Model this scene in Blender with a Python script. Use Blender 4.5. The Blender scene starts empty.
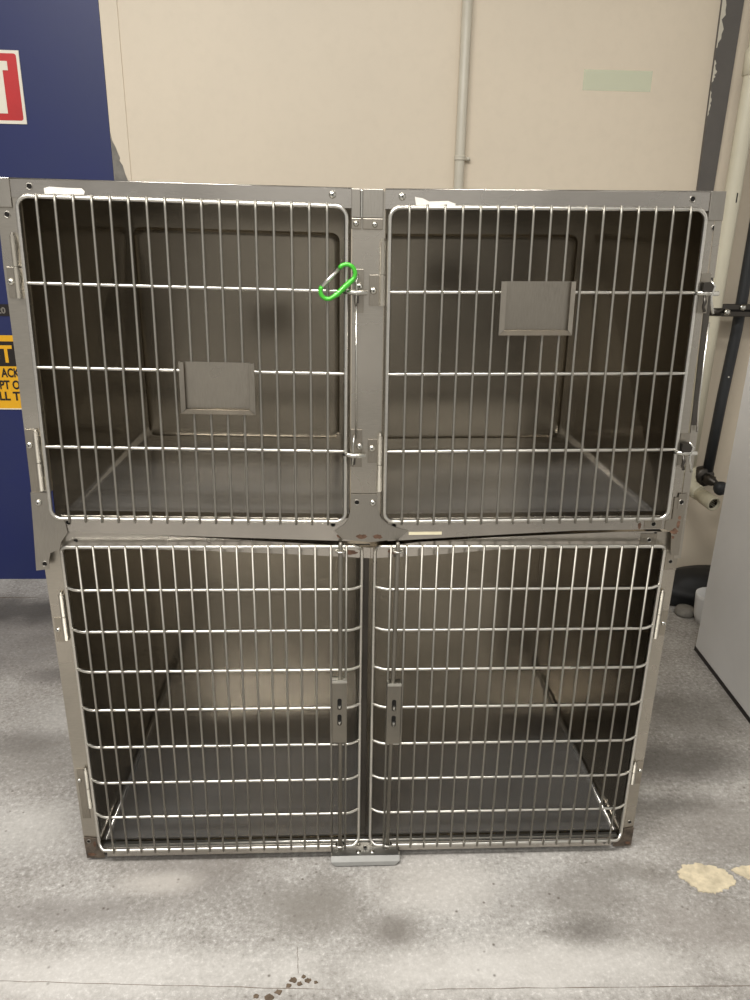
import bpy, bmesh, math, random
from mathutils import Vector, Matrix
random.seed(7)
C = bpy.context.scene.collection
PI = math.pi

# ------------------------------------------------------------------ materials
def _mat(name):
    m = bpy.data.materials.new(name); m.use_nodes = True
    nt = m.node_tree; b = nt.nodes['Principled BSDF']
    return m, nt, b
def _lin(c):
    return tuple(((v/255)/12.92 if v/255 <= .04045 else ((v/255+.055)/1.055)**2.4) for v in c) + (1,)
def _coord(nt, scale=(1,1,1), loc=(0,0,0)):
    tc = nt.nodes.new('ShaderNodeTexCoord'); mp = nt.nodes.new('ShaderNodeMapping')
    mp.inputs['Scale'].default_value = scale; mp.inputs['Location'].default_value = loc
    nt.links.new(tc.outputs['Object'], mp.inputs['Vector']); return mp.outputs['Vector']
def _noise(nt, vec, scale, detail=4, rough=.55, dist=0):
    n = nt.nodes.new('ShaderNodeTexNoise'); n.inputs['Scale'].default_value = scale
    n.inputs['Detail'].default_value = detail; n.inputs['Roughness'].default_value = rough
    n.inputs['Distortion'].default_value = dist
    nt.links.new(vec, n.inputs['Vector']); return n.outputs['Fac']
def _ramp(nt, fac, stops):
    r = nt.nodes.new('ShaderNodeValToRGB'); e = r.color_ramp.elements
    while len(e) < len(stops): e.new(.5)
    for k, (p, c) in enumerate(stops): e[k].position = p; e[k].color = c
    nt.links.new(fac, r.inputs['Fac']); return r.outputs['Color']
def _mix(nt, fac, a, b, mode='MIX'):
    m = nt.nodes.new('ShaderNodeMix'); m.data_type = 'RGBA'; m.blend_type = mode
    for sock, v in ((m.inputs[0], fac), (m.inputs[6], a), (m.inputs[7], b)):
        if hasattr(v, 'node'): nt.links.new(v, sock)
        else: sock.default_value = v
    return m.outputs[2]
def _range(nt, fac, lo, hi, a=0, b=1):
    m = nt.nodes.new('ShaderNodeMapRange'); nt.links.new(fac, m.inputs[0])
    m.inputs[1].default_value = a; m.inputs[2].default_value = b
    m.inputs[3].default_value = lo; m.inputs[4].default_value = hi; return m.outputs[0]
def _bump(nt, h, strength, dist, bsdf, prev=None):
    b = nt.nodes.new('ShaderNodeBump'); b.inputs['Strength'].default_value = strength
    b.inputs['Distance'].default_value = dist; nt.links.new(h, b.inputs['Height'])
    if prev: nt.links.new(prev, b.inputs['Normal'])
    nt.links.new(b.outputs['Normal'], bsdf.inputs['Normal']); return b.outputs['Normal']

def steel(name, col, rlo, rhi, streak=(1,1,1), wave=0., wscale=3., fine=.05, smear=.12):
    m, nt, b = _mat(name)
    b.inputs['Metallic'].default_value = 1
    v = _coord(nt, streak)
    st = _noise(nt, v, 60, 5, .6)
    v1 = _coord(nt)
    bl = _noise(nt, v1, 7, 3, .5)
    base = _mix(nt, _range(nt, bl, 0, 1, .35, .7), _lin(col), _lin(tuple(c*(1-smear) for c in col)))
    base = _mix(nt, _range(nt, st, 0, .35, .3, .75), base, _lin(tuple(min(255, c*1.1) for c in col)))
    nt.links.new(base, b.inputs['Base Color'])
    r = _range(nt, bl, rlo, rhi, .3, .7)
    nt.links.new(r, b.inputs['Roughness'])
    nrm = _bump(nt, st, fine, .0005, b) if fine else None
    if wave:
        w = _noise(nt, _coord(nt, (1, 1, .3)), wscale, 0, .4, .4)
        _bump(nt, w, wave, .02, b, nrm)
    return m

def plain(name, col, rough, metal=0., spec=.5, var=.0, vscale=8, bump=0., bscale=60, coat=0.):
    m, nt, b = _mat(name)
    b.inputs['Metallic'].default_value = metal; b.inputs['Roughness'].default_value = rough
    b.inputs['Specular IOR Level'].default_value = spec
    b.inputs['Coat Weight'].default_value = coat
    n = _noise(nt, _coord(nt), vscale, 5, .6)
    c = _mix(nt, _range(nt, n, 0, 1, .3, .7), _lin(col), _lin(tuple(x*(1-var) for x in col)))
    nt.links.new(c, b.inputs['Base Color'])
    if bump:
        _bump(nt, _noise(nt, _coord(nt), bscale, 4, .6), bump, .002, b)
    return m

M = {}
M['face']  = steel('stainless_face', (186,180,169), .22, .36, (1,1,14), 0.12, 6)
M['rail']  = steel('stainless_rail', (192,187,179), .18, .32, (1,1,14), 0.14, 6)
M['plate'] = steel('dull_plate', (166,161,152), .28, .45, (14,1,1), .12, 9)
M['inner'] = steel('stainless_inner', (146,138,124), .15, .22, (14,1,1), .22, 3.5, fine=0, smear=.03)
M['innerfloor'] = steel('stainless_tray', (208,205,200), .17, .25, (1,14,1), .05, 5, fine=.0)
M['innerfloor'].node_tree.nodes['Principled BSDF'].inputs['Metallic'].default_value = .86
M['bar']   = steel('bar_wire', (160,156,147), .44, .54, (1,1,4))
M['wire']  = steel('frame_wire', (218,215,207), .26, .34, (1,1,4))
M['dull']  = steel('card_plate', (168,161,149), .26, .42, (8,8,1), .06, 12, smear=.2)
M['latch'] = steel('latch_metal', (206,204,196), .2, .32)
M['zinc']  = steel('zinc_box', (140,135,125), .46, .55)
M['bracket'] = steel('bright_bracket', (160,159,155), .42, .52)
M['hole']  = plain('hole_dark', (24,22,20), .8, spec=.2)
M['rust']  = plain('rust', (112,86,70), .85, spec=.2, var=.4, vscale=90, bump=.4, bscale=200)
M['rusty_plate'] = plain('rusty_plate', (120,108,96), .55, metal=.6, var=.45, vscale=60)
M['white_scuff'] = plain('torn_paper', (232,228,218), .8, spec=.2, var=.08, vscale=40)
M['yellow_tag'] = plain('cream_label', (228,218,186), .7, spec=.2, var=.06)
M['green'] = plain('green_anodised', (72,188,52), .28, metal=.35, spec=.6, coat=.4)
M['black'] = plain('black_rubber', (24,24,25), .6, var=.2)
M['blackpipe'] = plain('black_pipe', (48,50,52), .5, var=.15, bump=.1)
M['pvc'] = plain('pvc', (214,208,186), .45, var=.07, vscale=5)
M['pvcold'] = plain('pvc_old', (198,192,168), .5, var=.14, vscale=18, bump=.15)
M['conduit'] = plain('grey_paint', (98,94,90), .5, var=.08, vscale=12)
M['beigepipe'] = plain('painted_pipe', (204,198,182), .42, var=.05)
M['ceiling'] = plain('ceiling_paint', (200,198,192), .8)
M['panelwhite'] = plain('white_laminate', (226,226,225), .42, var=.04, vscale=3)
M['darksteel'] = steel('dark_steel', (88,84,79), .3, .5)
M['signwhite'] = plain('sign_white', (232,226,210), .5, var=.03)
M['signred'] = plain('sign_red', (196,40,42), .45, var=.08)
M['yellow'] = plain('sign_yellow', (236,176,22), .5, var=.05)
M['ink'] = plain('sign_black', (26,20,18), .5)
M['peel'] = plain('bare_patch', (134,130,122), .7, var=.2, vscale=40)
M['mortar'] = plain('mortar', (226,212,182), .9, spec=.2, var=.22, vscale=38, bump=1.0, bscale=70)
M['debris'] = plain('debris', (120,104,88), .9, spec=.1, var=.3, vscale=60)

def tape_mat():
    m, nt, b = _mat('tape'); b.inputs['Base Color'].default_value = _lin((232,238,214))
    b.inputs['Roughness'].default_value = .25; b.inputs['Alpha'].default_value = .4
    return m
M['tape'] = tape_mat()

def wall_mat():
    m, nt, b = _mat('beige_wall')
    v = _coord(nt)
    n = _noise(nt, v, 1.2, 3, .5); n2 = _noise(nt, v, 30, 5, .6)
    c = _mix(nt, _range(nt, n, 0, 1, .35, .65), _lin((219,206,185)), _lin((212,200,180)))
    c = _mix(nt, _range(nt, n2, 0, .25, .45, .8), c, _lin((203,191,171)))
    nt.links.new(c, b.inputs['Base Color']); b.inputs['Roughness'].default_value = .5
    h = _noise(nt, v, 12, 6, .65)
    _bump(nt, h, .12, .004, b); return m
M['wall'] = wall_mat()
def blue_mat():
    m, nt, b = _mat('blue_paint'); v = _coord(nt)
    n = _noise(nt, v, 6, 4, .5)
    c = _mix(nt, _range(nt, n, 0, 1, .35, .65), _lin((28,38,90)), _lin((31,41,88)))
    nt.links.new(c, b.inputs['Base Color']); b.inputs['Roughness'].default_value = .42
    _bump(nt, _noise(nt, v, 40, 4, .6), .06, .003, b); return m
M['blue'] = blue_mat()

def floor_mat():
    m, nt, b = _mat('concrete')
    v = _coord(nt)
    big = _noise(nt, v, 1.7, 5, .55, .5)
    mid = _noise(nt, v, 7, 12, .78, .5)
    fine = _noise(nt, v, 95, 8, .8)
    c = _ramp(nt, big, [(.38, _lin((98,93,87))), (.46, _lin((138,133,127))), (.53, _lin((170,166,160))), (.61, _lin((198,195,190)))])
    c2 = _ramp(nt, mid, [(.38, _lin((92,87,80))), (.465, _lin((148,144,138))), (.53, _lin((172,169,164))), (.61, _lin((204,201,196)))])
    c = _mix(nt, .5, c, c2)
    c3 = _ramp(nt, fine, [(.35, _lin((66,61,55))), (.43, _lin((142,138,132))), (.55, _lin((176,172,167))), (.65, _lin((236,234,230)))])
    c = _mix(nt, .56, c, c3)
    def spot(x, y, rx, ry, col, k, prev, soft=1.0):
        tc = nt.nodes.new('ShaderNodeTexCoord'); mp = nt.nodes.new('ShaderNodeMapping')
        mp.inputs['Location'].default_value = (-x/rx, -y/ry, 0); mp.inputs['Scale'].default_value = (1/rx, 1/ry, 0)
        nt.links.new(tc.outputs['Object'], mp.inputs['Vector'])
        wob = nt.nodes.new('ShaderNodeTexNoise'); wob.inputs['Scale'].default_value = 9; wob.inputs['Detail'].default_value = 5
        nt.links.new(tc.outputs['Object'], wob.inputs['Vector'])
        ln = nt.nodes.new('ShaderNodeVectorMath'); ln.operation = 'LENGTH'; nt.links.new(mp.outputs[0], ln.inputs[0])
        ad = nt.nodes.new('ShaderNodeMath'); ad.operation = 'MULTIPLY_ADD'; nt.links.new(wob.outputs['Fac'], ad.inputs[0])
        ad.inputs[1].default_value = 1.1; nt.links.new(ln.outputs['Value'], ad.inputs[2])
        f = _range(nt, ad.outputs[0], k, 0, .55+.45, .55+.45+soft)
        return _mix(nt, f, prev, _lin(col))
    # worn dark stains and pale scrapes, plus painted shade beside and behind the cages
    for s in SPOTS: c = spot(*s[:6], c, *(s[6:] or ()))
    # dark pits
    vo = nt.nodes.new('ShaderNodeTexVoronoi'); vo.inputs['Scale'].default_value = 38; nt.links.new(v, vo.inputs['Vector'])
    msk = _range(nt, _noise(nt, v, 3.3, 2, .5), 0, 1, .52, .62)
    pit = _range(nt, vo.outputs['Distance'], 1, 0, .03, .16)
    mm = nt.nodes.new('ShaderNodeMath'); mm.operation = 'MULTIPLY'; nt.links.new(pit, mm.inputs[0]); nt.links.new(msk, mm.inputs[1])
    c = _mix(nt, mm.outputs[0], c, _lin((96,88,80)))
    nt.links.new(c, b.inputs['Base Color'])
    nt.links.new(_range(nt, big, .5, .75, .3, .7), b.inputs['Roughness'])
    b.inputs['Specular IOR Level'].default_value = .35
    _bump(nt, fine, .25, .003, b); return m
SPOTS = [ (.50,-.13,.10,.06,(128,123,116),.75), (.24,-.03,.16,.08,(132,126,120),.6), (.66,-.19,.05,.04,(110,104,97),.7),
 (.02,-.13,.20,.035,(126,121,116),.6), (1.05,-.12,.16,.05,(130,125,119),.55), (1.30,-.2,.16,.06,(140,134,128),.5),
 (.75,-.08,.12,.07,(208,203,196),.5), (.9,-.28,.35,.05,(210,206,200),.6), (.1,-.27,.35,.05,(210,206,200),.55), (.17,-.06,.08,.03,(206,200,192),.5),
 (-.5,1.0,.5,.25,(120,116,112),.6), (1.45,.30,.22,.07,(88,84,79),.75), (1.58,.52,.2,.12,(96,92,86),.6), (1.38,.14,.13,.035,(92,88,82),.6), (1.05,-.20,.07,.03,(104,99,93),.6), (1.18,-.06,.09,.03,(112,107,100),.55), (-.62,1.18,.3,.10,(74,71,67),.8), (-.28,.42,.10,.05,(108,104,99),.6), (-.2,.35,.18,.1,(132,128,122),.5), (-.15,.1,.12,.08,(190,187,181),.5),  # darkest spots right of the cage and at back left paint shade
 (-.12,.55,.2,.1,(190,188,183),.5),(1.5,.05,.2,.1,(136,131,125),.5), (1.36,.55,.08,.1,(170,166,158),.5), (-.3,.75,.12,.05,(104,100,96),.6)]
M['floor'] = floor_mat()

# ------------------------------------------------------------------ mesh helpers
def ident(p): return p
def fwd_pos(x, z, y):                        # where a point read off the door plane lies once it stands y in front of it
    k = abs(y)/1.324; return x+(.5545-x)*k, z+(1.2958-z)*k
SAG, TILT = .0072, .0509
def warp(p):                                   # the upper cage leans back a little and sags where its halves join
    x, y, z = p
    return Vector((x, y - .0102 + TILT*(z-.75), z - SAG*(1-min(1, abs(x-.61)/.61))))

class MB:
    def __init__(s, w=ident): s.bm = bmesh.new(); s.w = w; s.smooth = set()
    def v(s, p): return s.bm.verts.new(p)
    def f(s, vs, smooth=False):
        try: fc = s.bm.faces.new(vs)
        except ValueError: return
        fc.smooth = smooth; return fc
    def prism(s, pts, y0, y1):                 # outline in x,z; front at y0
        a = [s.v((x, y0, z)) for x, z in pts]; b = [s.v((x, y1, z)) for x, z in pts]
        n = len(pts)
        s.f(a); s.f(b[::-1])
        for i in range(n): s.f([a[i], b[i], b[(i+1) % n], a[(i+1) % n]])
        return s
    def box(s, x0, x1, y0, y1, z0, z1, bev=0, nx=1):
        t = bmesh.new(); bmesh.ops.create_cube(t, size=1)
        for q in t.verts: q.co = Vector(((x0+x1)/2+q.co.x*(x1-x0), (y0+y1)/2+q.co.y*(y1-y0), (z0+z1)/2+q.co.z*(z1-z0)))
        if bev: bmesh.ops.bevel(t, geom=t.edges[:], offset=bev, segments=2, affect='EDGES', profile=.5)
        s._take(t); return s
    def _take(s, t, smooth=False):
        mp = {q: s.v(q.co) for q in t.verts}
        for fc in t.faces: s.f([mp[q] for q in fc.verts], smooth or fc.smooth)
        t.free()
    def quad(s, a, b, c, d): s.f([s.v(a), s.v(b), s.v(c), s.v(d)]); return s
    def slab(s, a, b, c, d, th):               # quad with thickness along its normal
        a, b, c, d = map(Vector, (a, b, c, d)); n = (b-a).cross(d-a).normalized()*th
        q = [s.v(p) for p in (a, b, c, d)]; r = [s.v(p+n) for p in (a, b, c, d)]
        s.f(q[::-1]); s.f(r)
        for i in range(4): s.f([q[i], q[(i+1) % 4], r[(i+1) % 4], r[i]])
        return s
    def tube(s, pts, r, seg=10, closed=False, cap=True):
        pts = [Vector(p) for p in pts]; n = len(pts)
        rr = r if isinstance(r, (list, tuple)) else [r]*n
        rings = []; up = None
        for i, p in enumerate(pts):
            if closed: t = pts[(i+1) % n]-pts[i-1]
            else: t = pts[min(i+1, n-1)]-pts[max(i-1, 0)]
            t.normalize()
            if up is None:
                up = t.orthogonal().normalized()
            up = (up - t*up.dot(t)).normalized(); bn = t.cross(up)
            rings.append([s.v(p+(up*math.cos(2*PI*k/seg)+bn*math.sin(2*PI*k/seg))*rr[i]) for k in range(seg)])
        for i in range(n if closed else n-1):
            A, B = rings[i], rings[(i+1) % n]
            off = 0
            if closed and i == n-1:
                off = min(range(seg), key=lambda o: (A[0].co-B[o].co).length)
            for k in range(seg): s.f([A[k], A[(k+1) % seg], B[(k+1+off) % seg], B[(k+off) % seg]], True)
        if cap and not closed: s.f(rings[0][::-1]); s.f(rings[-1])
        return s
    def lathe(s, c, axis, prof, seg=14):       # prof: list of (radius, distance along axis)
        c = Vector(c); ax = Vector(axis).normalized(); u = ax.orthogonal().normalized(); w = ax.cross(u)
        rings = []
        for r, h in prof:
            if r <= 1e-6: rings.append([s.v(c+ax*h)])
            else: rings.append([s.v(c+ax*h+(u*math.cos(2*PI*k/seg)+w*math.sin(2*PI*k/seg))*r) for k in range(seg)])
        for A, B in zip(rings, rings[1:]):
            for k in range(seg):
                if len(A) == 1 and len(B) == 1: continue
                if len(A) == 1: s.f([A[0], B[(k+1) % seg], B[k]], True)
                elif len(B) == 1: s.f([A[k], A[(k+1) % seg], B[0]], True)
                else: s.f([A[k], A[(k+1) % seg], B[(k+1) % seg], B[k]], True)
        return s
    def build(s, name, mat, parent=None, label=None):
        me = bpy.data.meshes.new(name)
        o = bpy.data.objects.new(name, me); C.objects.link(o)
        off = Vector((0, 0, 0)); q = parent
        while q: off += q.location; q = q.parent
        for q in s.bm.verts: q.co = Vector(s.w(q.co))-off
        bmesh.ops.recalc_face_normals(s.bm, faces=s.bm.faces[:])
        s.bm.to_mesh(me); s.bm.free()
        me.materials.append(M[mat])
        if parent: o.parent = parent
        if label: o['label'] = label
        return o

def thing(name, label, cat, loc, group=None):
    o = bpy.data.objects.new(name, None); o.empty_display_size = .05; C.objects.link(o); o.location = loc
    o['label'] = label; o['category'] = cat
    if group: o['group'] = group
    return o
def tag(o, label, cat, group=None):
    o['label'] = label; o['category'] = cat
    if group: o['group'] = group
    return o
def struct(o): o['kind'] = 'structure'; return o

def ring_path(x0, x1, z0, z1, r, y=0, n=6, yt=None):
    pts = []
    for cx, cz, a0 in ((x1-r, z1-r, 0), (x0+r, z1-r, 90), (x0+r, z0+r, 180), (x1-r, z0+r, 270)):
        for k in range(n+1):
            a = math.radians(a0+90*k/n)
            t = abs(math.sin(a))
            yy = y if yt is None else y+(yt-y)*(t*t)
            pts.append((cx+r*math.cos(a), yy, cz+r*math.sin(a)))
    return pts

def hole(w, x, z, y, parent, r=.0042, name='bolt_hole'):
    m = MB(w); m.lathe((x, y, z), (0, -1, 0), [(r*1.35, -.0008), (r*1.35, .0006), (r, .0008), (r, -.0002)])
    o = m.build(name, 'plate', parent)
    m = MB(w); m.lathe((x, y, z), (0, -1, 0), [(r*1.02, .0003), (0, .0003)])
    m.build('hole_bottom', 'hole', o); return o
def screw(w, x, z, y, parent, r=.0062, h=.0038):
    m = MB(w); m.lathe((x, y, z), (0, -1, 0), [(r, 0), (r*.95, h*.35), (r*.72, h*.75), (r*.35, h), (0, h)])
    o = m.build('screw', 'latch', parent)
    m = MB(w); m.lathe((x, y-h, z), (0, -1, 0), [(r*.25, .0002), (0, .0002)], 6); m.build('drive_recess', 'hole', o)
    return o

# ------------------------------------------------------------------ room shell
m = MB(); m.box(-3.2, 5, -4.2, 1.46, -.12, 0); struct(m.build('floor', 'floor'))
m = MB(); m.box(-.2005, 5, 1.455, 1.6, 0, 3.3); struct(m.build('wall_back', 'wall'))
m = MB(); m.box(-3.2, -.2005, 1.452, 1.6, 0, 3.3); struct(m.build('wall_left', 'blue'))
m = MB(); m.box(-3.2, 5, -4.2, 1.6, 3.3, 3.4); struct(m.build('ceiling', 'ceiling'))
m = MB(); m.box(-.1995, -.143, 1.4515, 1.4549, 0, 3.29, .0012); struct(m.build('trim_1', 'wall'))

# patch of bare substrate beside the blue paint
random.seed(3)
pe = [(-.199, 1.36)]
z = 1.36
while z < 1.6:
    pe.append((-.1225-(z-1.36)*.32+random.uniform(-.005, .005), z)); z += random.uniform(.008, .02)
pe.append((-.1985, 1.605))
m = MB(); m.prism(pe, 1.4505, 1.4514)
tag(m.build('bare_wall_patch', 'peel'), 'ragged grey bare patch in the beige wall beside the blue paint', 'wall damage')

# exit sign
s = thing('exit_sign', 'red exit sign with white letters and border on the blue wall', 'sign', (-.68, 1.45, 1.625))
m = MB(); m.prism([(-.905, 1.626), (-.463, 1.626), (-.463, 1.837), (-.905, 1.837)], 1.4485, 1.4518); m.build('sign_board', 'signwhite', s)
def rrect(x0, x1, z0, z1, r, n=5):
    return [(p[0], p[2]) for p in ring_path(x0, x1, z0, z1, r, 0, n)][::-1]
m = MB(); m.prism(rrect(-.896, -.472, 1.636, 1.828, .008), 1.4478, 1.4485); m.build('red_field', 'signred', s)
def letter(polys, parent):
    m = MB()
    for p in polys: m.prism(p, 1.4468, 1.4478)
    m.build('letter', 'signwhite', parent)
def rc(x0, x1, z0, z1): return [(x0, z0), (x1, z0), (x1, z1), (x0, z1)]
zt, zb = 1.806, 1.656
letter([rc(-.588, -.502, zt-.026, zt), rc(-.567, -.519, zb, zt-.026)], s)
letter([rc(-.652, -.606, zb, zt)], s)
letter([[(-.762, zb), (-.725, zb), (-.672, zt), (-.709, zt)], [(-.709, zb), (-.672, zb), (-.725, zt), (-.762, zt)]], s)
letter([rc(-.862, -.826, zb, zt), rc(-.826, -.782, zt-.03, zt), rc(-.826, -.79, 1.717, 1.745), rc(-.826, -.782, zb, zb+.03)], s)

# caution notice
s = thing('caution_sign', 'yellow and black caution notice on the blue wall behind the upper cage', 'sign', (-.7, 1.45, .683))
m = MB(); m.box(-.92, -.56, 1.4485, 1.4518, .681, .948, .001); m.build('sign_board', 'yellow', s)
m = MB(); m.box(-.905, -.575, 1.4478, 1.4485, .839, .927); m.build('black_band', 'ink', s)
m = MB(); m.box(-.92, -.56, 1.4479, 1.4485, .6815, .6855); m.build('bottom_border', 'signwhite', s)
def text_obj(txt, x, z, h, w, mat, parent, y=1.4477, bold=.03, align='LEFT', name='lettering'):
    cu = bpy.data.curves.new('t', 'FONT'); cu.body = txt; cu.size = 1; cu.extrude = .004; cu.offset = bold; cu.resolution_u = 4
    o = bpy.data.objects.new('t', cu); C.objects.link(o); bpy.context.view_layer.update()
    me = bpy.data.meshes.new_from_object(o.evaluated_get(bpy.context.evaluated_depsgraph_get()))
    bpy.data.objects.remove(o); bpy.data.curves.remove(cu)
    xs = [v.co.x for v in me.vertices]; ys = [v.co.y for v in me.vertices]
    sx = w/(max(xs)-min(xs)); sy = h/(max(ys)-min(ys)); x0, y0 = min(xs), min(ys)
    off = Vector((0, 0, 0)); q = parent
    while q: off += q.location; q = q.parent
    for v in me.vertices:
        X = x+(v.co.x-x0)*sx if align == 'LEFT' else x-w+(v.co.x-x0)*sx
        v.co = Vector((X, y-v.co.z*.1, z+(v.co.y-y0)*sy))-off
    me.materials.append(M[mat]); me.name = name
    o = bpy.data.objects.new(name, me); C.objects.link(o); o.parent = parent; return o
text_obj('CAUT', -.611, .851, .063, .19, 'yellow', s, align='RIGHT')
text_obj('ACK', -.661, .799, .033, .066, 'ink', s)
text_obj('PT O', -.6715, .7555, .033, .071, 'ink', s)
text_obj('LL T', -.678, .715, .032, .073, 'ink', s)
m = MB(); m.box(-.80, -.603, 1.4492, 1.4518, 1.015, 1.055); s = tag(m.build('dark_label_strip', 'ink'), 'small dark label strip on the blue wall just above the yellow notice', 'label')
text_obj('20', -.645, 1.023, .022, .03, 'plate', s, y=1.4485)

# pipe and clamp on the back wall
s = thing('wall_pipe', 'thin beige painted vertical pipe clipped to the middle of the back wall', 'pipe', (.956, 1.44, 0))
m = MB(); m.tube([(.956, 1.434, .02), (.956, 1.434, 1.5), (.956, 1.434, 3.29)], .0165, 16); m.build('pipe_run', 'beigepipe', s)
m = MB(); m.lathe((.956, 1.434, 1.545), (0, 0, 1), [(.0165, 0), (.019, .001), (.019, .006), (.0175, .008), (.019, .010), (.019, .014), (.0165, .015)], 18)
m.box(.972, .992, 1.44, 1.455, 1.546, 1.557, .002)
m.lathe((.985, 1.44, 1.5515), (0, -1, 0), [(.006, 0), (.005, .003), (0, .004)])
m.build('pipe_clip', 'beigepipe', s)
m = MB(); m.box(1.356, 1.585, 1.4543, 1.4549, 1.769, 1.830)
tag(m.build('clear_tape', 'tape'), 'strip of yellowed clear tape stuck to the bare beige wall', 'tape')

# flat grey strip
s = thing('wall_batten', 'dark grey painted vertical batten with chipped left edge on the back wall', 'batten', (1.81, 1.44, 0))
m = MB(); m.slab((1.808, 1.441, 0), (1.828, 1.441, 0), (1.864, 1.441, 3.29), (1.762, 1.441, 3.29), -.0135); m.build('batten_board', 'conduit', s)
random.seed(5)
for (zt_, zb_, wd) in ((2.06, 1.90, .018), (1.865, 1.80, .014), (1.775, 1.70, .008)):
    m = MB(); n_ = 12; pv = None
    for k in range(n_+1):
        z = zt_+(zb_-zt_)*k/n_; xe = 1.808-.046*z/3.29-.0006
        t = (m.v((xe, 1.4408, z)), m.v((xe+wd*random.uniform(.3, 1)*(math.sin(PI*(k+.3)/(n_+.6))**.5), 1.4406, z)))
        if pv: m.f([pv[0], pv[1], t[1], t[0]])
        pv = t
    m.build('paint_chip', 'beigepipe', s)

# pvc drain pipe
s = thing('pvc_pipe', 'off-white plastic pipe running down the wall to an open elbow outlet', 'pipe', (1.878, 1.33, .43))
PX = 1.854
m = MB(); m.tube([(PX+.012, 1.33, 3.29), (PX+.008, 1.33, 1.83), (PX+.002, 1.33, 1.2), (PX, 1.33, .48)], .027, 20); m.build('pipe_run', 'pvc', s)
m = MB(); m.lathe((PX+.008, 1.33, 1.80), (0, 0, 1), [(.027, 0), (.032, .002), (.032, .075), (.027, .078)], 20); m.build('coupling', 'pvc', s)
m = MB(); m.tube([(PX, 1.33, .51), (PX+.004, 1.33, .465), (PX+.012, 1.32, .438), (PX+.026, 1.30, .424), (PX+.034, 1.28, .420)], .0285, 20); m.build('elbow', 'pvcold', s)
m = MB(); m.lathe((PX+.030, 1.29, .420), (.16, -1, -.10), [(.0235, 0), (.0235, .04), (.0265, .041), (.0265, .105), (.025, .107), (.0205, .107), (.020, .06), (0, .06)], 24)
o = m.build('outlet', 'pvcold', s)
ax = Vector((.16, -1, -.10)).normalized(); m = MB(); m.lathe(Vector((PX+.030, 1.29, .420))+ax*.062, tuple(ax), [(.0203, 0), (.0203, .034), (.0202, .0), (0, 0)], 18); m.build('dark_bore', 'hole', o)
m = MB(); m.box(1.8595, 1.8635, 1.3025, 1.3035, 1.425, 1.455); m.build('printed_mark', 'ink', s)

# black pipe with valve
s = thing('black_pipe', 'slim black vertical pipe beside the plastic pipe, ending at a valve', 'pipe', (1.985, 1.40, .48))
m = MB(); m.tube([(1.995, 1.40, 3.29), (1.99, 1.40, 1.5), (1.988, 1.40, 1.0), (1.976, 1.40, .75), (1.968, 1.40, .47)], .0195, 16); m.build('pipe_run', 'blackpipe', s)
m = MB(); m.lathe((1.955, 1.405, .448), (0, -1, 0), [(0, -.02), (.036, -.02), (.038, -.012), (.038, .016), (.032, .022), (0, .022)], 16)
m.lathe((1.955, 1.40, .448), (.1, -1, -.02), [(.020, .02), (.022, .03), (.022, .055), (.016, .060), (.012, .085), (0, .085)], 6); m.build('valve_body', 'darksteel', s)
m = MB(); m.lathe((1.955, 1.37, .448), (.22, -1, -.16), [(.007, 0), (.007, .06), (.022, .066), (.027, .078), (.027, .088), (.02, .098), (0, .10)], 16); m.build('valve_knob', 'blackpipe', s)
m = MB(); m.box(1.958, 1.976, 1.31, 1.345, .434, .450, .004); m.build('valve_nut', 'latch', s)
m = MB(); m.lathe((1.978, 1.381, .835), (0, -1, 0), [(.003, -.005), (.003, .001), (0, .002)]); m.build('paint_speck', 'white_scuff', s)

# strut clamp across the pipes
s = thing('pipe_clamp', 'dark steel strut clamp holding the plastic and black pipes to the wall', 'clamp', (1.93, 1.32, 1.06))
m = MB(); m.box(1.884, 2.12, 1.348, 1.374, 1.054, 1.096, .002); m.box(2.03, 2.12, 1.374, 1.4545, 1.060, 1.090); m.build('strut_channel', 'darksteel', s)
m = MB(); m.box(1.90, 2.12, 1.346, 1.3482, 1.071, 1.079); m.build('slot', 'hole', s)
m = MB(); m.lathe((1.856, 1.33, 1.060), (0, 0, 1), [(.0272, 0), (.030, 0), (.030, .026), (.0272, .026)], 22); m.build('pipe_strap', 'darksteel', s)
m = MB(); m.lathe((1.884, 1.312, 1.073), (.2, -1, 0), [(.006, -.03), (.006, .012), (.012, .014), (.012, .022), (.004, .024), (0, .024)], 6); m.build('bolt', 'latch', s)
m = MB(); m.lathe((1.968, 1.352, 1.085), (0, -1, 0), [(.011, 0), (.011, .009), (.004, .01), (0, .01)], 6); m.build('nut', 'latch', s)

# dark bag on the floor behind
random.seed(11)
def blob(c, rx, ry, rz, amp, name, mat, flat=True, seed=0):
    bm = bmesh.new(); bmesh.ops.create_icosphere(bm, subdivisions=4, radius=1)
    m = MB(); random.seed(seed); ph = [random.uniform(0, 6) for _ in range(6)]
    for v in bm.verts:
        x, y, z = v.co
        k = 1+amp*(math.sin(4*x+ph[0])*math.sin(5*y+ph[1])+.5*math.sin(9*z+ph[2]+3*x)+.4*math.sin(11*y+ph[3]))
        zz = max(z*k, -.35) if flat else z*k
        v.co = Vector((c[0]+x*k*rx, c[1]+y*k*ry, c[2]+(zz+.35)*rz))
    m._take(bm, True); return m.build(name, mat)
tag(blob((1.95, 1.27, .001), .22, .12, .085, .06, 'black_bag', 'black', seed=2), 'low black bag slumped on the floor behind the cages', 'bag')
m = MB(); m.lathe((1.892, 1.06, .0), (0, 0, 1), [(0, .0), (.048, .001), (.058, .03), (.062, .10), (.062, .112), (.058, .112), (.054, .03), (0, .006)], 24)
tag(m.build('grey_pot', 'panelwhite'), 'pale grey tub on the floor half hidden by the white panel', 'tub')
m = MB(); m.lathe((1.828, 1.125, 0), (0, 0, 1), [(0, 0), (.034, 0), (.037, .012), (.030, .028), (.012, .032), (0, .032)], 20)
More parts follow.
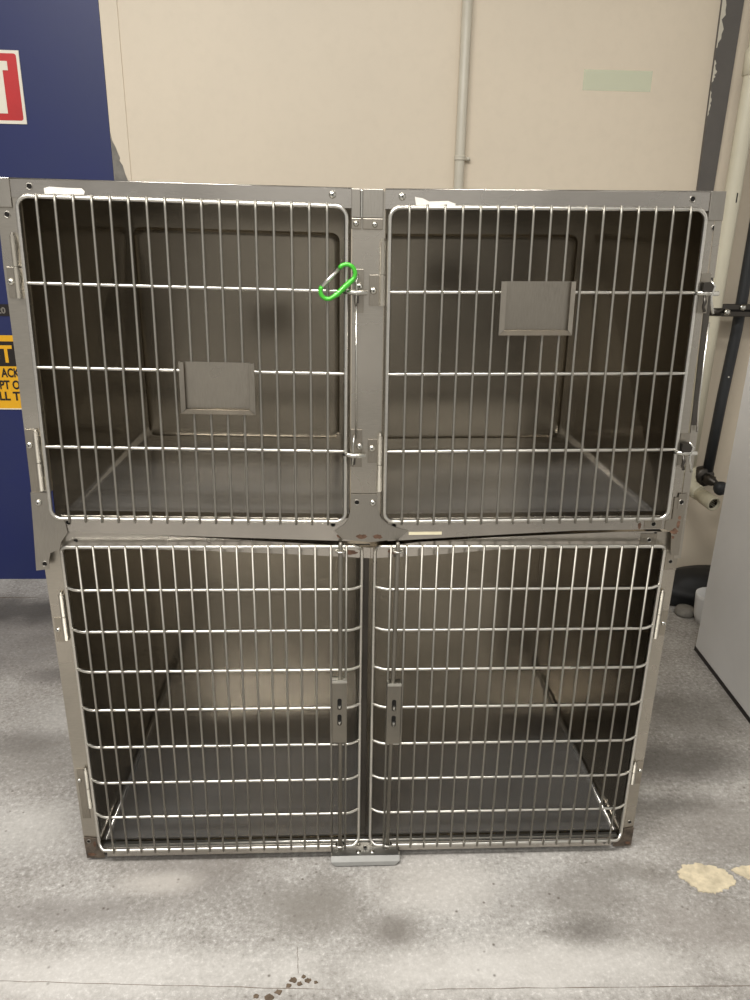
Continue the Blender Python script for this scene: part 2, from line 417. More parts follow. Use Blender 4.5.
tag(m.build('grey_puck', 'peel'), 'small grey round puck on the floor in front of the black bag', 'puck')

# large white panel on the right
s = thing('white_panel', 'tall plain white panel standing on edge at the right of the cages', 'panel', (1.75, .3, 0))
m = MB(); m.slab((1.753, .870, .012), (1.673, -.55, .012), (1.690, -.55, 2.05), (1.770, .870, 2.05), -.045); m.build('panel_face', 'panelwhite', s)
m = MB(); m.slab((1.7505, .872, .0), (1.6705, -.55, .0), (1.6707, -.55, .014), (1.7507, .872, .014), -.05); m.build('bottom_edge_strip', 'ink', s)

# ------------------------------------------------------------------ upper cage
W_ = warp
U = thing('upper_cage', 'upper stainless steel kennel cage with two square barred doors side by side', 'cage', (.61, .28, .745))
F0 = .005      # front of rails
def up(name, mat, parent=None, label=None):
    class _:
        pass
    return None
# rails and stiles
m = MB(W_); m.prism([(.018, 1.3485), (.575, 1.3485), (.575, 1.379), (.028, 1.377), (.018, 1.377)], F0, F0+.0015)
m.box(.018, .575, F0+.0015, .03, 1.3765, 1.378); m.tube([(.018, F0+.0012, 1.3772), (.3, F0+.0012, 1.378), (.575, F0+.0012, 1.379)], .0015, 8); m.build('top_rail', 'rail', U)
m = MB(W_); m.prism([(.630, 1.3485), (1.19, 1.3485), (1.19, 1.379), (.630, 1.379)], F0, F0+.0015)
m.box(.630, 1.19, F0+.0015, .03, 1.3775, 1.379); m.tube([(.63, F0+.0012, 1.379), (1.19, F0+.0012, 1.379)], .0015, 8); m.build('top_rail', 'rail', U)
m = MB(W_); m.box(.575, .63, F0+.002, F0+.0035, .80, 1.376); m.build('centre_stile', 'face', U)
m = MB(W_); m.prism([(-.004, 1.378), (-.006, 1.24), (-.0025, .98), (-.0035, .85), (.030, .85), (.030, 1.378)], F0+.001, F0+.0025)
m.box(-.004, -.0025, F0+.0025, .03, .85, 1.378); m.box(.0285, .030, F0+.0025, .02, .85, 1.378); m.build('side_stile', 'face', U)
m = MB(W_); m.prism([(1.180, .80), (1.2, .80), (1.1945, 1.05), (1.193, 1.378), (1.180, 1.378)], F0+.001, F0+.0025)
m.box(1.18, 1.1815, F0+.0025, .02, .8, 1.378); m.build('side_stile', 'face', U)
m = MB(W_)   # folded outer edge of the right stile, turned away from the room
m.slab((1.193, F0+.001, 1.378), (1.195, F0+.001, 1.24), (1.206, F0+.001, 1.24), (1.206, F0+.001, 1.378), .0012); m.build('stile_return', 'face', U)
m = MB(W_); m.slab((1.200, F0+.001, .98), (1.200, F0+.001, .72), (1.2135, F0+.001, .72), (1.2135, F0+.001, .98), .0012); m.build('stile_return', 'face', U)
m = MB(W_); m.slab((1.1935, F0+.0015, 1.24), (1.2, F0+.0015, .95), (1.2135, F0+.006, .95), (1.2065, F0+.006, 1.24), .0012); m.build('stile_shade_strip', 'darksteel', U, 'dark strip of painted shade along the right stile')  # dark steel colour stands in for the shaded outer edge of the stile
# bottom rail
m = MB(W_); m.prism([(.045, .7765), (.22, .7705), (.42, .766), (.575, .7625), (.575, .8075), (.045, .8075)], F0, F0+.0015)
m.box(.045, .575, F0+.0015, .03, .806, .8075); m.build('bottom_rail', 'rail', U)
m = MB(W_); m.prism([(.645, .7625), (.80, .770), (1.0, .779), (1.183, .780), (1.183, .8075), (.645, .8075)], F0, F0+.0015)
m.box(.645, 1.183, F0+.0015, .03, .806, .8075); m.build('bottom_rail', 'rail', U)
# corner plates
m = MB(W_); m.box(-.034, .020, F0-.0022, F0-.0002, 1.333, 1.3785, .001); m.box(-.034, .020, F0-.0002, .03, 1.376, 1.3785); m.build('corner_bracket', 'plate', U)
m = MB(W_); m.box(.5735, .5885, F0-.0022, F0-.0002, 1.334, 1.379, .001); m.build('corner_bracket', 'plate', U)
m = MB(W_); m.box(.5925, .6265, F0-.0022, F0-.0002, 1.334, 1.379, .001); m.build('corner_bracket', 'plate', U)
m = MB(W_); m.box(.589, .592, F0-.003, F0+.001, 1.334, 1.377, .0008); m.build('joint_seam', 'latch', U)
m = MB(W_); m.box(1.1805, 1.2065, F0-.0022, F0-.0002, 1.333, 1.380, .001); m.build('corner_bracket', 'plate', U)
m = MB(W_); m.box(.5735, .590, F0-.0012, F0+.002, 1.316, 1.3335, .001); m.build('tab_plate', 'dull', U)
m = MB(W_); m.box(.5925, .6265, F0-.0012, F0+.002, 1.316, 1.3335, .001); m.build('tab_plate', 'dull', U)
m = MB(W_)
g = [(.576, .855), (.6235, .855), (.6255, .825), (.632, .808), (.645, .797), (.66, .790), (.684, .783), (.665, .767), (.612, .7615), (.56, .767), (.545, .783), (.562, .795), (.570, .806), (.575, .825)]
m.prism(g, F0-.0022, F0-.0002); m.build('centre_gusset', 'plate', U)
m = MB(W_); g = [(-.0035, .851), (.030, .851), (.031, .822), (.036, .803), (.052, .797), (.055, .775), (.042, .757), (.037, .742), (.020, .735), (.016, .722), (.014, .703), (-.0095, .700), (-.006, .78)]
m.prism(g, F0-.0032, F0-.0012); m.build('corner_gusset', 'plate', U)
m = MB(W_); g = [(1.186, .843), (1.2085, .843), (1.2075, .727), (1.1915, .727), (1.188, .775), (1.174, .780), (1.174, .798), (1.186, .80)]
m.prism(g, F0-.0022, F0-.0002); m.build('corner_gusset', 'dull', U)
m = MB(W_); m.box(1.1925, 1.209, F0-.0034, F0-.0022, .820, .851, .0005); m.build('tab_plate', 'dull', U)
m = MB(W_); m.box(1.134, 1.167, F0-.0018, F0-.0002, .782, .8005, .0005); m.build('tab_plate', 'dull', U)
for x, z, y in ((.0505, 1.366, F0), (.0096, 1.322, F0+.001), (1.1504, 1.3672, F0), (1.1948, 1.3214, F0+.001), (.5423, .7951, F0), (.656, .793, F0), (1.199, .834, F0-.0034), (1.151, .791, F0-.0018), (.0075, .7135, F0-.0032), (.057, .7935, F0), (.5866, .8393, F0-.0022)):
    hole(W_, x, z, y, U)
for x, z, y in ((.5422, 1.3684, F0), (.658, 1.3678, F0), (.5815, 1.3247, F0-.0012), (.6130, 1.3239, F0-.0012), (.612, 1.217, F0-.001), (.5875, 1.2235, F0-.001), (.613, .9414, F0-.001), (.5905, .9445, F0-.001), (.6162, .8385, F0-.0022), (.0043, 1.216, F0-.001), (.0035, .937, F0-.001), (.0086, .8318, F0-.0034)):
    screw(W_, x, z, y, U, .0048 if (abs(x-.5815) < .001 or abs(x-.613) < .0001 and z > 1.3) else .0062)
# rust marks, scuffed paper, label strip
def ragged(cx, cz, rx, rz, n, amp, seed):
    random.seed(seed); return [(cx+rx*math.cos(-2*PI*k/n)*(1+random.uniform(-amp, amp)), cz+rz*math.sin(-2*PI*k/n)*(1+random.uniform(-amp, amp))) for k in range(n)]
for i, (x, z, rx, rz, y) in enumerate(((.596, .7725, .009, .0045, F0-.0022), (.626, .7725, .009, .0045, F0-.0022), (1.193, .776, .007, .006, F0-.0022), (1.199, .790, .003, .008, F0-.0022), (1.200, .803, .003, .004, F0-.0022), (1.191, .764, .003, .003, F0-.0022), (.555, .7725, .006, .003, F0), (1.125, .787, .003, .007, F0))):
    m = MB(W_); m.prism(ragged(x, z, rx, rz, 16, .3, i), y-.0004, y+.0002); m.build('rust_stain', 'rust', U)
m = MB(W_); m.prism([(.074, 1.3555), (.0735, 1.364), (.082, 1.3665), (.112, 1.3655), (.134, 1.3655), (.1385, 1.361), (.137, 1.356), (.105, 1.355)], F0-.0005, F0+.0002); m.build('torn_paper', 'white_scuff', U, 'white torn paper remnant at the left of the top rail')
m = MB(W_); m.prism([(.682, 1.352), (.679, 1.3675), (.692, 1.3655), (.703, 1.3605), (.735, 1.3615), (.748, 1.357), (.744, 1.352)], F0-.0005, F0+.0002); m.build('torn_paper', 'white_scuff', U, 'white torn paper remnant right of the centre brackets')
m = MB(W_); m.box(.6846, .747, F0-.0006, F0+.0002, .7745, .7800); m.build('label_strip', 'yellow_tag', U, 'narrow cream label strip')
# shells
def compartment(x0t, x0b, x1t, x1b, fx0, fx1):
    zt, zb, yb = 1.366, .792, .595
    ys = lambda z: 0.018
    m = MB(W_)
    yb2 = lambda z: yb - (TILT*(z-.75)-.0102)
    def side(xa_t, xa_b, f, th):
        m.slab((f, .018, zb), (xa_b, yb2(zb), zb), (xa_t, yb2(zt), zt), (f, .018, zt), th)
    side(x0t, x0b, fx0, .0012); m.build('side_panel', 'inner', U)
    m = MB(W_); m.slab((fx1, .018, zb), (x1b, yb2(zb), zb), (x1t, yb2(zt), zt), (fx1, .018, zt), -.0012); m.build('side_panel', 'inner', U)
    m = MB(W_); m.slab((x0b, yb2(zb), zb), (x1b, yb2(zb), zb), (x1t, yb2(zt), zt), (x0t, yb2(zt), zt), .0012)
    # pressed field with a rolled border
    a0, a1, c0, c1 = max(x0t, x0b)+.006, min(x1t, x1b)-.018, .806, 1.312
    prof = [(0, 0), (.003, .0012), (.007, .0020), (.014, .0022)]
    prev = None
    for d_, h in prof:
        pts = ring_path(a0+d_, a1-d_, c0+d_, c1-d_, .02, 0, 5)
        r = [m.v((p[0], yb2(p[2])-.0013-h, p[2])) for p in pts]
        if prev:
            for k in range(len(r)): m.f([prev[k], prev[(k+1) % len(r)], r[(k+1) % len(r)], r[k]], True)
        prev = r
    m.f(prev); m.build('back_panel', 'inner', U)
    # floor pan: dished with a raised lip along the edges
    m = MB(W_)
    m.slab((fx0, .010, zb), (fx1, .010, zb), (x1b, yb2(zb), zb), (x0b, yb2(zb), zb), -.0012)
    m.slab((fx0, .02, zb), (fx0+.014, .02, zb), (x0b+.014, yb2(zb), zb+.001), (x0b, yb2(zb), zb+.012), .001)
    m.slab((fx1-.014, .02, zb), (fx1, .02, zb), (x1b, yb2(zb), zb+.012), (x1b-.014, yb2(zb), zb+.001), .001)
    m.build('floor_pan', 'innerfloor', U)
    m = MB(W_); m.slab((fx0, .018, zt), (fx1, .018, zt), (x1t, yb2(zt), zt), (x0t, yb2(zt), zt), .0012); m.build('roof_panel', 'inner', U)
compartment(.060, .036, .574, .572, .030, .574)
compartment(.632, .634, 1.150, 1.176, .631, 1.180)
# outer skins
m = MB(); m.box(-.003, .575, .6, .602, .775, 1.37); m.box(.63, 1.2, .6, .602, .775, 1.37); m.build('outer_skin', 'face', U)

def card_holder(x0, x1, z0, z1, door, lab):
    m = MB(W_); yb, yf, t = -.0085, -.0165, .009
    m.box(x0+t*.7, x1-t*.7, yb-.001, yb, z0+t*.5, z1)
    m.slab((x0, yf+.002, z0), (x0+t, yf-.001, z0+t), (x0+t, yf-.001, z1), (x0, yf+.002, z1), .0009)
    m.slab((x1-t, yf-.001, z0+t), (x1, yf+.003, z0), (x1, yf+.003, z1), (x1-t, yf-.001, z1), .0009)
    m.slab((x0, yf+.003, z0), (x1, yf+.003, z0), (x1-t, yf-.001, z0+t*.95), (x0+t, yf-.001, z0+t*.95), .0009)
    m.box(x0, x0+.001, yf+.002, yb, z0, z1); m.box(x1-.001, x1, yf+.002, yb, z0, z1); m.box(x0, x1, yf+.003, yb, z0, z0+.001)
    m.build('card_holder', 'dull', door, lab)

def upper_door(x0, x1, zs, n, rods, holder, hinge_left=True):
    zb, z1, z2, z3, zt = zs
    m = MB(W_); m.tube(ring_path(x0, x1, zb, zt, .018, 0), .0036, 10, closed=True)
    d = m.build('barred_door', 'wire', U)
    for k in range(1, n):
        x = rods[0]+(rods[1]-rods[0])*(k-1)/(n-2)
        m = MB(W_); m.tube([(x, -.0052, zb-.005), (x, -.0052, zb+.01), (x, -.0052, (zb+zt)/2), (x, -.0052, zt-.01), (x, -.0052, zt+.005)], .0023, 8)
        m.build('vertical_bar', 'bar', d)
    for z in (z1, z2, z3):
        m = MB(W_); m.tube([(x0+.001, -.0005, z), (x0+.006, -.0005, z), (x0+.02, -.0005, z), (x1-.02, -.0005, z), (x1-.006, -.0005, z), (x1-.001, -.0005, z)], [.0018, .0024, .003, .003, .0024, .0018], 10)
        m.build('crossbar', 'wire', d)
    card_holder(*holder, d, None)
    return d
RODS_L, RODS_R = (.0630, .5332), (.6700, 1.1455)
Z = (.8027, .9363, 1.0756, 1.2151, 1.3507)
d1 = upper_door(.0299, .5652, Z, 18, RODS_L, (.278, .4065, 1.003, 1.0925))
d2 = upper_door(.6379, 1.1749, Z, 18, RODS_R, (.829, .957, 1.1445, 1.234))

def hinge(w, x, z0, zm, z1, px0, px1, parent, y=F0, pz=None):
    m = MB(w); m.lathe((x, y-.004, z0), (0, 0, 1), [(0, 0), (.0052, 0), (.0052, 0), (.0052, zm-z0-.001), (.0052, zm-z0-.001), (.0042, zm-z0-.0009), (.0042, zm-z0+.0009), (.0050, zm-z0+.001), (.0050, zm-z0+.001), (.0050, z1-z0-.004), (.0050, z1-z0-.004), (.003, z1-z0-.0035), (.003, z1-z0+.001), (0, z1-z0+.001)], 12)
    h = m.build('hinge', 'zinc', parent)
    lo, hi = pz or (z0, zm)
    m = MB(w); m.box(min(px0, px1), max(px0, px1), y-.0014, y, lo, hi, .0004); m.build('hinge_leaf', 'dull', h)
    return h
hinge(W_, .6270, 1.192, 1.243, 1.301, .6045, .623, U)
hinge(W_, .6275, .862, .9115, .969, .6055, .623, U, pz=(.914, .958))
hinge(W_, .0165, 1.190, 1.240, 1.2935, -.001, .013, U)
hinge(W_, .0180, .855, .9063, .966, -.0025, .014, U, pz=(.851, .966))

def latch(x, z, px0, px1, pz0, pz1, door, right=False):
    m = MB(W_); m.box(px0, px1, F0-.0012, F0+.002, pz0, pz1, .0004); p = m.build('strike_plate', 'dull', U)
    e = x+.036
    m = MB(W_); m.tube([(x-.004, -.001, z), (x+.004, -.006, z+.0005), (x+.012, -.009, z), (e-.001, -.009, z), (e, -.009, z)], [.003, .0042, .0042, .004, .003], 10)
    L = m.build('latch_bolt', 'latch', door)
    if not right:
        m = MB(W_); m.tube([(px0+.007, -.005, pz1-.008), (px0+.0045, -.009, z+.018), (px0+.005, -.0095, z), (px0+.004, -.008, z-.02)], .0016, 8); m.build('spring_clip', 'latch', L)
        m = MB(W_); m.box(px0+.002, px0+.009, -.007, -.001, z-.018, z-.006, .001); m.build('latch_cam', 'darksteel', L)
    else:
        m = MB(W_); m.prism([(x+.006, z+.018), (x+.020, z+.019), (x+.026, z+.012), (x+.023, z+.002), (x+.006, z+.002)], -.012, -.002); m.build('latch_cam', 'darksteel', L)
        m = MB(W_); m.tube([(x+.018, -.010, z+.022), (x+.026, -.012, z+.012), (x+.022, -.012, z-.004), (x+.022, -.013, z-.012), (x+.028, -.013, z-.034)], [.0018, .0022, .0018, .0022, .003], 8); m.build('latch_lever', 'latch', L)
        m = MB(W_); m.tube([(x+.010, -.010, z-.003), (x+.012, -.012, z-.014), (x+.010, -.012, z-.022), (x+.014, -.010, z-.030)], [.002, .0035, .0025, .003], 8); m.build('latch_catch', 'darksteel', L)
latch(.5652, 1.2143, .5778, .5955, 1.180, 1.252, d1)
latch(.5652, .9310, .5738, .5950, .906, .9756, d1)
latch(1.1749, 1.2143, 1.1815, 1.1995, 1.18, 1.2475, d2, True)
latch(1.1749, .9313, 1.1815, 1.2000, .905, .9655, d2, True)
m = MB(W_); m.tube([(.5828, -.0005, 1.2), (.5838, -.0005, .96)], .0016, 8); m.build('latch_rod', 'latch', U)
m = MB(W_); m.tube([(1.2045, -.0005, 1.165), (1.2050, -.001, 1.03), (1.2085, -.001, .97)], .0016, 8); m.build('latch_rod', 'latch', U)

# ------------------------------------------------------------------ green carabiner
s = thing('carabiner', 'bright green carabiner hooked on the upper left door beside its latch', 'carabiner', tuple(warp((.548, -.012, 1.229))))
cx, cz, ang = .5500, 1.2305, math.radians(43)
def cpt(u, v, y): return (cx+u*math.cos(ang)-v*math.sin(ang), y, cz+u*math.sin(ang)+v*math.cos(ang))
def cy_(u): return -.0155+.006*(u/.03)
Lh, Ra, Rb = .0215, .0145, .0125
body = []
for k in range(0, 13):                       # upper end sweeps round
    a = math.radians(105-k*195/12); body.append(cpt(Lh+Ra*math.cos(a), Ra*math.sin(a), cy_(Lh)))
for k in range(1, 5): body.append(cpt(Lh-(2*Lh)*k/5, -Ra*.97, cy_(Lh-2*Lh*k/5)))
for k in range(0, 11):
    a = math.radians(-90-k*170/10); body.append(cpt(-Lh+Rb*math.cos(a), Rb*math.sin(a), cy_(-Lh)))
m = MB(W_); m.tube(body, [.0037]*12+[.0042, .0048, .0049, .0049, .0047]+[.0038]*(len(body)-17), 12); m.build('hook_body', 'green', s)
m = MB(W_); m.tube([body[-1], cpt(-Lh*.2, Rb*1.02, -.0155), body[0]], [.0038, .0034, .0034], 12); m.build('gate', 'wire', s, 'plain silver gate')

# ------------------------------------------------------------------ lower cage
I_ = ident
L = thing('lower_cage', 'lower stainless steel kennel cage with two wide gridded doors meeting in the middle', 'cage', (.61, .35, 0))
G0 = .006
def curve_rail(top, bot, y0, y1):
    return top+bot[::-1]
m = MB(); m.prism([(.046, .772), (.20, .7645), (.368, .7545), (.50, .7460), (.6135, .7375), (.6135, .716), (.45, .7255), (.2925, .7325), (.16, .7365), (.046, .740)], G0, G0+.0015)
m.box(.046, .6135, .03, .68, .735, .7365); m.build('top_rail', 'rail', L)
m = MB(); m.prism([(.6145, .7375), (.707, .7495), (.85, .7590), (1.0905, .770), (1.165, .771), (1.165, .740), (1.05, .7385), (.85, .7330), (.72, .7215), (.6145, .716)], G0, G0+.0015)
m.build('top_rail', 'rail', L)
m = MB(); m.prism([(-.0005, .700), (.0015, .35), (.003, .03), (.034, .03), (.031, .735), (.046, .742), (.046, .768), (-.0005, .768)], G0, G0+.0015)
m.box(.004, .0055, G0+.0015, .68, .05, .73); m.build('side_stile', 'face', L)
m = MB(); m.prism([(1.189, .03), (1.210, .03), (1.2135, .770), (1.160, .770), (1.160, .744), (1.187, .741)], G0, G0+.0015)
m.box(1.2105, 1.212, G0+.0015, .68, .05, .74); m.build('side_stile', 'face', L)
m = MB(); m.prism([(.0495, .010), (1.165, .012), (1.165, .0335), (.0495, .0335)], G0-.002, G0); m.box(.03, 1.185, G0, .028, .031, .0325); m.build('bottom_rail', 'rail', L)
m = MB(); m.prism([(.0055, .008), (.044, .008), (.044, .028), (.034, .036), (.033, .060), (.0045, .064)], G0-.003, G0-.001); m.build('corner_gusset', 'rusty_plate', L)
m = MB(); m.prism([(1.170, .010), (1.2115, .012), (1.2115, .062), (1.190, .058), (1.186, .036), (1.170, .030)], G0-.003, G0-.001); m.build('corner_gusset', 'rusty_plate', L)
m = MB(); m.box(1.190, 1.2135, G0-.0012, G0+.001, .69, .728, .0004); m.build('tab_plate', 'dull', L)
m = MB(); m.box(1.134, 1.166, G0-.0014, G0, .744, .767, .0004); m.build('tab_plate', 'dull', L)
for x, z, y in ((.0635, .7535, G0), (1.200, .708, G0-.0012), (1.151, .7535, G0-.0014), (1.201, .075, G0), (.014, .0535, G0-.003), (.612, .0215, G0-.002), (1.150, .022, G0-.002)):
    hole(I_, x, z, y, L, .0036)
for i, (x, z, rx, rz, y) in enumerate(((.0165, .018, .008, .004, G0-.003), (1.203, .02, .006, .004, G0-.003), (.026, .045, .003, .007, G0-.003), (.575, .728, .012, .005, G0), (.66, .731, .012, .005, G0))):
    m = MB(); m.prism(ragged(x, z, rx, rz, 16, .3, 20+i), y-.0004, y+.0002); m.build('rust_stain', 'rust', L)
# shell
yb = .69
m = MB(); m.slab((.032, .02, .03), (.040, yb, .03), (.040, yb, .735), (.032, .02, .735), .0012); m.build('side_panel', 'inner', L)
m = MB(); m.slab((1.187, .02, .03), (1.174, yb, .03), (1.174, yb, .735), (1.187, .02, .735), -.0012); m.build('side_panel', 'inner', L)
m = MB(); m.slab((.04, yb, .03), (1.174, yb, .03), (1.174, yb, .735), (.04, yb, .735), -.0012); m.build('back_panel', 'inner', L)
for x in (.078, 1.142):
    m = MB(); m.box(x-.002, x+.002, yb-.006, yb-.001, .035, .735, .001); m.build('panel_fold', 'inner', L)
m = MB(); m.slab((.03, .012, .028), (1.187, .012, .028), (1.174, yb, .030), (.04, yb, .030), -.0012)
for xa, xb, s_ in ((.034, .042, 1), (1.185, 1.172, -1)):
    m.tube([(xa+.006*s_, .03, .031), (xb+.006*s_, yb-.01, .034)], .0028, 8)
m.build('floor_pan', 'innerfloor', L)
m = MB(); m.slab((.04, .0065, .0345), (1.18, .0065, .0345), (1.18, .034, .0295), (.04, .034, .0295), .001); m.build('floor_flange', 'bracket', L)
m = MB(); m.tube([(.044, .010, .0365), (.6, .010, .0365), (1.176, .010, .0365)], .0022, 8); m.build('floor_lip', 'wire', L)
m = MB(); m.slab((.032, .02, .733), (1.187, .02, .733), (1.174, yb, .735), (.04, yb, .735), .0012); m.build('roof_panel', 'inner', L)
m = MB(); m.box(.603, .609, .03, yb-.005, .034, .712); m.box(.600, .612, .028, .030, .034, .715, .0005); m.build('divider_panel', 'darksteel', L)
m = MB(); m.box(.600, .6025, .20, .21, .36, .41); m.box(.600, .6025, .20, .21, .60, .64); m.build('divider_slot', 'hole', L)

def lower_door(x0, x1, xs):
    zb, dz = .0302, .0890; yf = -.012
    Z_ = lambda z, y=yf: fwd_pos(0, z, y)[1]
    m = MB(); m.tube(ring_path(x0, x1, Z_(zb), Z_(zb+8*dz), .016, 0, 6, yf), .0036, 10, closed=True)
    d = m.build('barred_door', 'wire', L)
    for x in xs:
        yv = yf-.005; xx = fwd_pos(x, 0, yv)[0]
        m = MB(); m.tube([(xx, yv, Z_(zb)-.003), (xx, yv, zb+.3), (xx, yv, Z_(zb+8*dz)+.004)], .0023, 8); m.build('vertical_bar', 'bar', d)
    for k in range(1, 8):
        z = Z_(zb+k*dz)
        m = MB()
        m.tube([(x0, 0, z), (x0+.007, -.003, z), (x0+.016, -.009, z), (x0+.026, yf, z), (x0+.05, yf, z), (x1-.05, yf, z), (x1-.026, yf, z), (x1-.016, -.009, z), (x1-.007, -.003, z), (x1, 0, z)], .0029, 10)
        m.build('crossbar', 'wire', d)
    return d
n = 18
xl = [.0655+(.5675-.0655)*k/17 for k in range(18)]
xr = [.6525+(1.1580-.6525)*k/17 for k in range(18)]
dl = lower_door(.0371, .5968, xl)
dr = lower_door(.6217, 1.1821, xr)
def lock(xt, xb, door, bx0, bx1, bz0, bz1):
    y = -.026
    xt, _ = fwd_pos(xt, 0, y); xb, _ = fwd_pos(xb, 0, y)
    bx0, bz0 = fwd_pos(bx0, bz0, -.036); bx1, bz1 = fwd_pos(bx1, bz1, -.036)
    zt_ = fwd_pos(0, .7455, y)[1]; zr = fwd_pos(0, .7325, y)[1]; zl = fwd_pos(0, .021, y)[1]
    f = lambda z: xb+(xt-xb)*(z-.02)/.73
    m = MB(); m.tube([(f(zt_), y+.004, zt_+.004), (f(.75), y+.004, zt_-.003), (f(.74), y, zt_-.012), (f(.4), y, .4), (f(.018), y, zl)], [.0032, .004, .0042, .0042, .0042], 10)
    k = m.build('lock_rod', 'zinc', door)
    m = MB(); m.box(bx0, bx1, -.036, -.0175, bz0, bz1, .0012); b = m.build('lock_box', 'zinc', door)
    xc = (bx0+bx1)/2
    m = MB(); m.box(bx0, bx1, -.0365, -.020, bz1-.006, bz1+.0005, .0008); m.build('box_cap', 'latch', b)
    for zc in (bz0+.092, bz0+.055):
        m = MB(); m.prism(rrect(xc-.0042, xc+.0042, zc-.013, zc+.013, .0041), -.0364, -.0358); m.build('slot', 'hole', b)
        m = MB(); m.tube([(xc, -.0368, zc-.010), (xc, -.0385, zc-.001)], .0027, 8); m.build('slide_pin', 'latch', b)
    m = MB(); m.tube([(f(.73)+.0085*math.cos(2*PI*q/14), y+.002+.0075*math.sin(2*PI*q/14), zr) for q in range(14)], .0022, 8, closed=True); m.build('guide_ring', 'latch', door)
    m = MB(); m.tube([(f(.04)+.0085*math.cos(2*PI*q/14), y+.002+.0075*math.sin(2*PI*q/14), zl+.010) for q in range(14)], .0022, 8, closed=True); m.build('guide_ring', 'latch', door)
lock(.5564, .5564, dl, .5397, .5700, .2998, .4494)
lock(.6654, .6603, dr, .6520, .6810, .2955, .4411)
hinge(I_, .0245, .547, .597, .648, .004, .0205, L, G0, pz=(.541, .593))
hinge(I_, .0275, .145, .195, .2445, .0075, .0235, L, G0, pz=(.1135, .242))
hinge(I_, 1.1925, .542, .595, .647, 1.196, 1.2115, L, G0, pz=(.545, .600))
hinge(I_, 1.1915, .1835, .212, .238, 1.196, 1.2105, L, G0, pz=(.180, .240))
for x, z in ((.0095, .567), (.0110, .212), (1.2055, .5726), (1.2055, .2147)): screw(I_, x, z, G0-.0014, L, .0048)
# floor bracket where the lock rods end
m = MB(); p = [(.537, .020), (.6865, .020), (.6865, .008), (.682, .0025), (.674, .001), (.549, .001), (.541, .0025), (.537, .008)]
m.slab((.537, -.018, .0195), (.6865, -.018, .0195), (.6865, -.026, .0100), (.537, -.026, .0100), .0012); m.slab((.537, -.026, .0100), (.6865, -.026, .0100), (.677, -.030, .0035), (.547, -.030, .0035), .0012); m.box(.538, .6855, -.018, .004, .0175, .0195); o = m.build('threshold_bracket', 'bracket', L)
m = MB(); m.box(.537, .539, -.019, .004, .019, .030, .0006); m.box(.6845, .6865, -.019, .004, .019, .030, .0006); m.build('bracket_ear', 'latch', o)
for x in (.597, .627):
    m = MB(); m.lathe((x, -.007, .0195), (0, 0, 1), [(.006, 0), (.005, .002), (0, .003)]); m.build('rivet', 'latch', o)

# ------------------------------------------------------------------ floor details
def flat(pts, z0, z1, name, mat):
    m = MB(); a = [m.v((x, y, z1)) for x, y in pts]; b = [m.v((x, y, z0)) for x, y in pts]
    n = len(pts); cc = m.v((sum(p[0] for p in pts)/n, sum(p[1] for p in pts)/n, z1))
    for i in range(n): m.f([a[i], b[i], b[(i+1) % n], a[(i+1) % n]]); m.f([cc, a[i], a[(i+1) % n]])
    return m.build(name, mat)
def roughen(pts, k, amp, seed):               # ragged outline: jitter along the radius only
    random.seed(seed); out = []
    cx = sum(p[0] for p in pts)/len(pts); cy = sum(p[1] for p in pts)/len(pts)
    for i, p in enumerate(pts):
        q = pts[(i+1) % len(pts)]
        for j in range(k):
            x, y = p[0]+(q[0]-p[0])*j/k-cx, p[1]+(q[1]-p[1])*j/k-cy
            f = 1+random.uniform(-amp, amp)/math.hypot(x, y); out.append((math.atan2(y, x), cx+x*f, cy+y*f))
    return [(x, y) for _, x, y in sorted(out)]
tag(flat(roughen([(1.2935, -.060), (1.312, -.046), (1.3361, -.0415), (1.368, -.048), (1.399, -.0620), (1.406, -.088), (1.401, -.101), (1.364, -.118), (1.34, -.122), (1.317, -.1168), (1.302, -.095), (1.291, -.078)], 7, .0036, 4), 0, .0022, 'mortar_patch', 'mortar'),
    'larger cream patch of dried mortar on the concrete right of the cages', 'mortar patch')
tag(flat(roughen([(1.412, -.062), (1.435, -.053), (1.49, -.052), (1.50, -.085), (1.452, -.098), (1.432, -.082)], 7, .003, 5), 0, .002, 'mortar_patch', 'mortar'),
    'smaller cream mortar patch at the right edge of the photo', 'mortar patch')
def crack(pts, w, seed, name='floor_crack'):
    random.seed(seed); up_, dn = [], []
    out = []
    for (x0, y0), (x1, y1) in zip(pts, pts[1:]):
        for j in range(12): out.append((x0+(x1-x0)*j/12, y0+(y1-y0)*j/12))
    out.append(pts[-1]); m = MB(); pv = None
    for i, (x, y) in enumerate(out):
        a = random.uniform(-w, w)*1.2; ww = w*random.uniform(.3, 1)
        if i in (0, len(out)-1): ww = .0001
        nx, ny = (0, 1) if abs(pts[-1][0]-pts[0][0]) > abs(pts[-1][1]-pts[0][1]) else (1, 0)
        t = (m.v((x+nx*(a+ww), y+ny*(a+ww), .0006)), m.v((x+nx*(a-ww), y+ny*(a-ww), .0006)))
        if pv: m.f([pv[0], pv[1], t[1], t[0]])
        pv = t
    return m.build(name, 'debris')
for k, p in enumerate(([(-.35, -.262), (.05, -.284), (.54, -.3134)], [(.70, -.318), (1.0, -.323), (1.45, -.333)], [(.474, -.222), (.4785, -.282)], [(1.60, .872), (1.752, .869)], [(-1.3, 1.30), (-.548, 1.284)])):
    o = struct(crack(p, .0007 if k < 4 else .004, k+1)); o.name = 'trim_%d' % (k+2)
random.seed(9)
k = 0
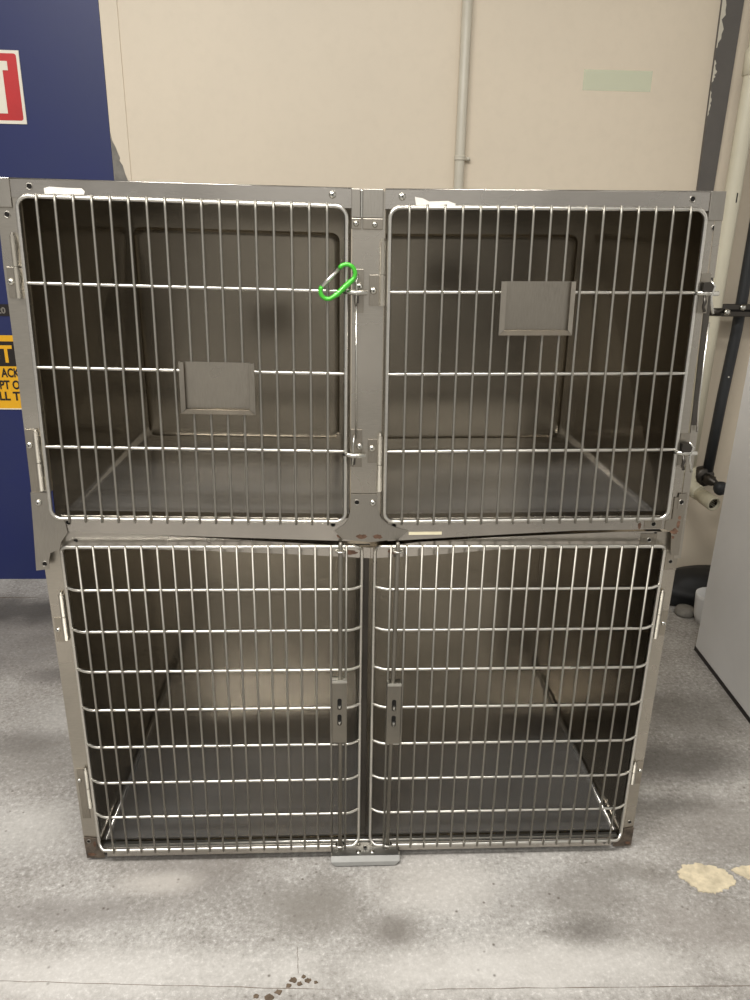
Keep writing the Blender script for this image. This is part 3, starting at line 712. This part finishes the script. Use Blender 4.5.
for (x, y, r) in ((.470, -.292, .008), (.482, -.300, .006), (.497, -.294, .007), (.489, -.286, .0045), (.462, -.303, .006), (.445, -.315, .007), (.430, -.325, .009), (.512, -.298, .004), (.405, -.322, .006)):
    pts = [(x+r*math.cos(2*PI*q/11)*random.uniform(.6, 1.2), y+r*.8*math.sin(2*PI*q/11)*random.uniform(.6, 1.2)) for q in range(11)]
    tag(flat(pts, 0, .0014, 'concrete_flake', 'debris'), 'brown flake of loose concrete on the floor in front of the cages', 'flake', 'brown concrete flakes at the front edge of the floor')

# ------------------------------------------------------------------ lights, world, camera
def area(name, loc, sx, sy, e, col=(1, .98, .945), rot=(0, 0, 0)):
    l = bpy.data.lights.new(name, 'AREA'); l.shape = 'RECTANGLE'; l.size = sx; l.size_y = sy; l.energy = e; l.color = col
    o = bpy.data.objects.new(name, l); C.objects.link(o); o.location = loc; o.rotation_euler = rot; return o
area('ceiling_light', (-.8, -1.3, 3.27), 1.25, .3, 78)
area('ceiling_light', (.7, -1.3, 3.27), 1.25, .3, 57)
area('ceiling_light', (-.3, -3.0, 3.27), 1.6, .5, 60)
w = bpy.data.worlds.new('world'); bpy.context.scene.world = w; w.use_nodes = True
bg = w.node_tree.nodes['Background']; nt = w.node_tree
tc = nt.nodes.new('ShaderNodeTexCoord'); mp = nt.nodes.new('ShaderNodeMapping'); mp.inputs['Scale'].default_value = (1, 1, .55)
nt.links.new(tc.outputs['Generated'], mp.inputs['Vector'])
nz = _noise(nt, mp.outputs['Vector'], 3.2, 3, .5, .3)       # the uneven brightness of the rest of the room
nt.links.new(_ramp(nt, nz, [(.38, (.10, .093, .085, 1)), (.47, (.36, .345, .325, 1)), (.55, (.52, .50, .47, 1)), (.63, (.95, .92, .87, 1))]), bg.inputs['Color'])
bg.inputs['Strength'].default_value = .95

cam = bpy.data.cameras.new('camera'); co = bpy.data.objects.new('camera', cam); C.objects.link(co)
pit, yaw, rol = .3338, .0495, .0175
fwd = Vector((math.sin(yaw)*math.cos(pit), math.cos(yaw)*math.cos(pit), -math.sin(pit)))
right = Vector((math.cos(yaw), -math.sin(yaw), 0)); upv = right.cross(fwd)
r2 = right*math.cos(rol)+upv*math.sin(rol); u2 = -right*math.sin(rol)+upv*math.cos(rol)
mt = Matrix((r2, u2, -fwd)).transposed().to_4x4(); mt.translation = Vector((.5545, -1.324, 1.2958))
co.matrix_world = mt
cam.sensor_fit = 'HORIZONTAL'; cam.sensor_width = 36; cam.lens = 36*756.15/750; cam.clip_start = .01
bpy.context.scene.camera = co
vs = bpy.context.scene.view_settings
vs.view_transform = 'Standard'; vs.look = 'None'; vs.gamma = 1; vs.use_curve_mapping = False; vs.exposure = 0.08
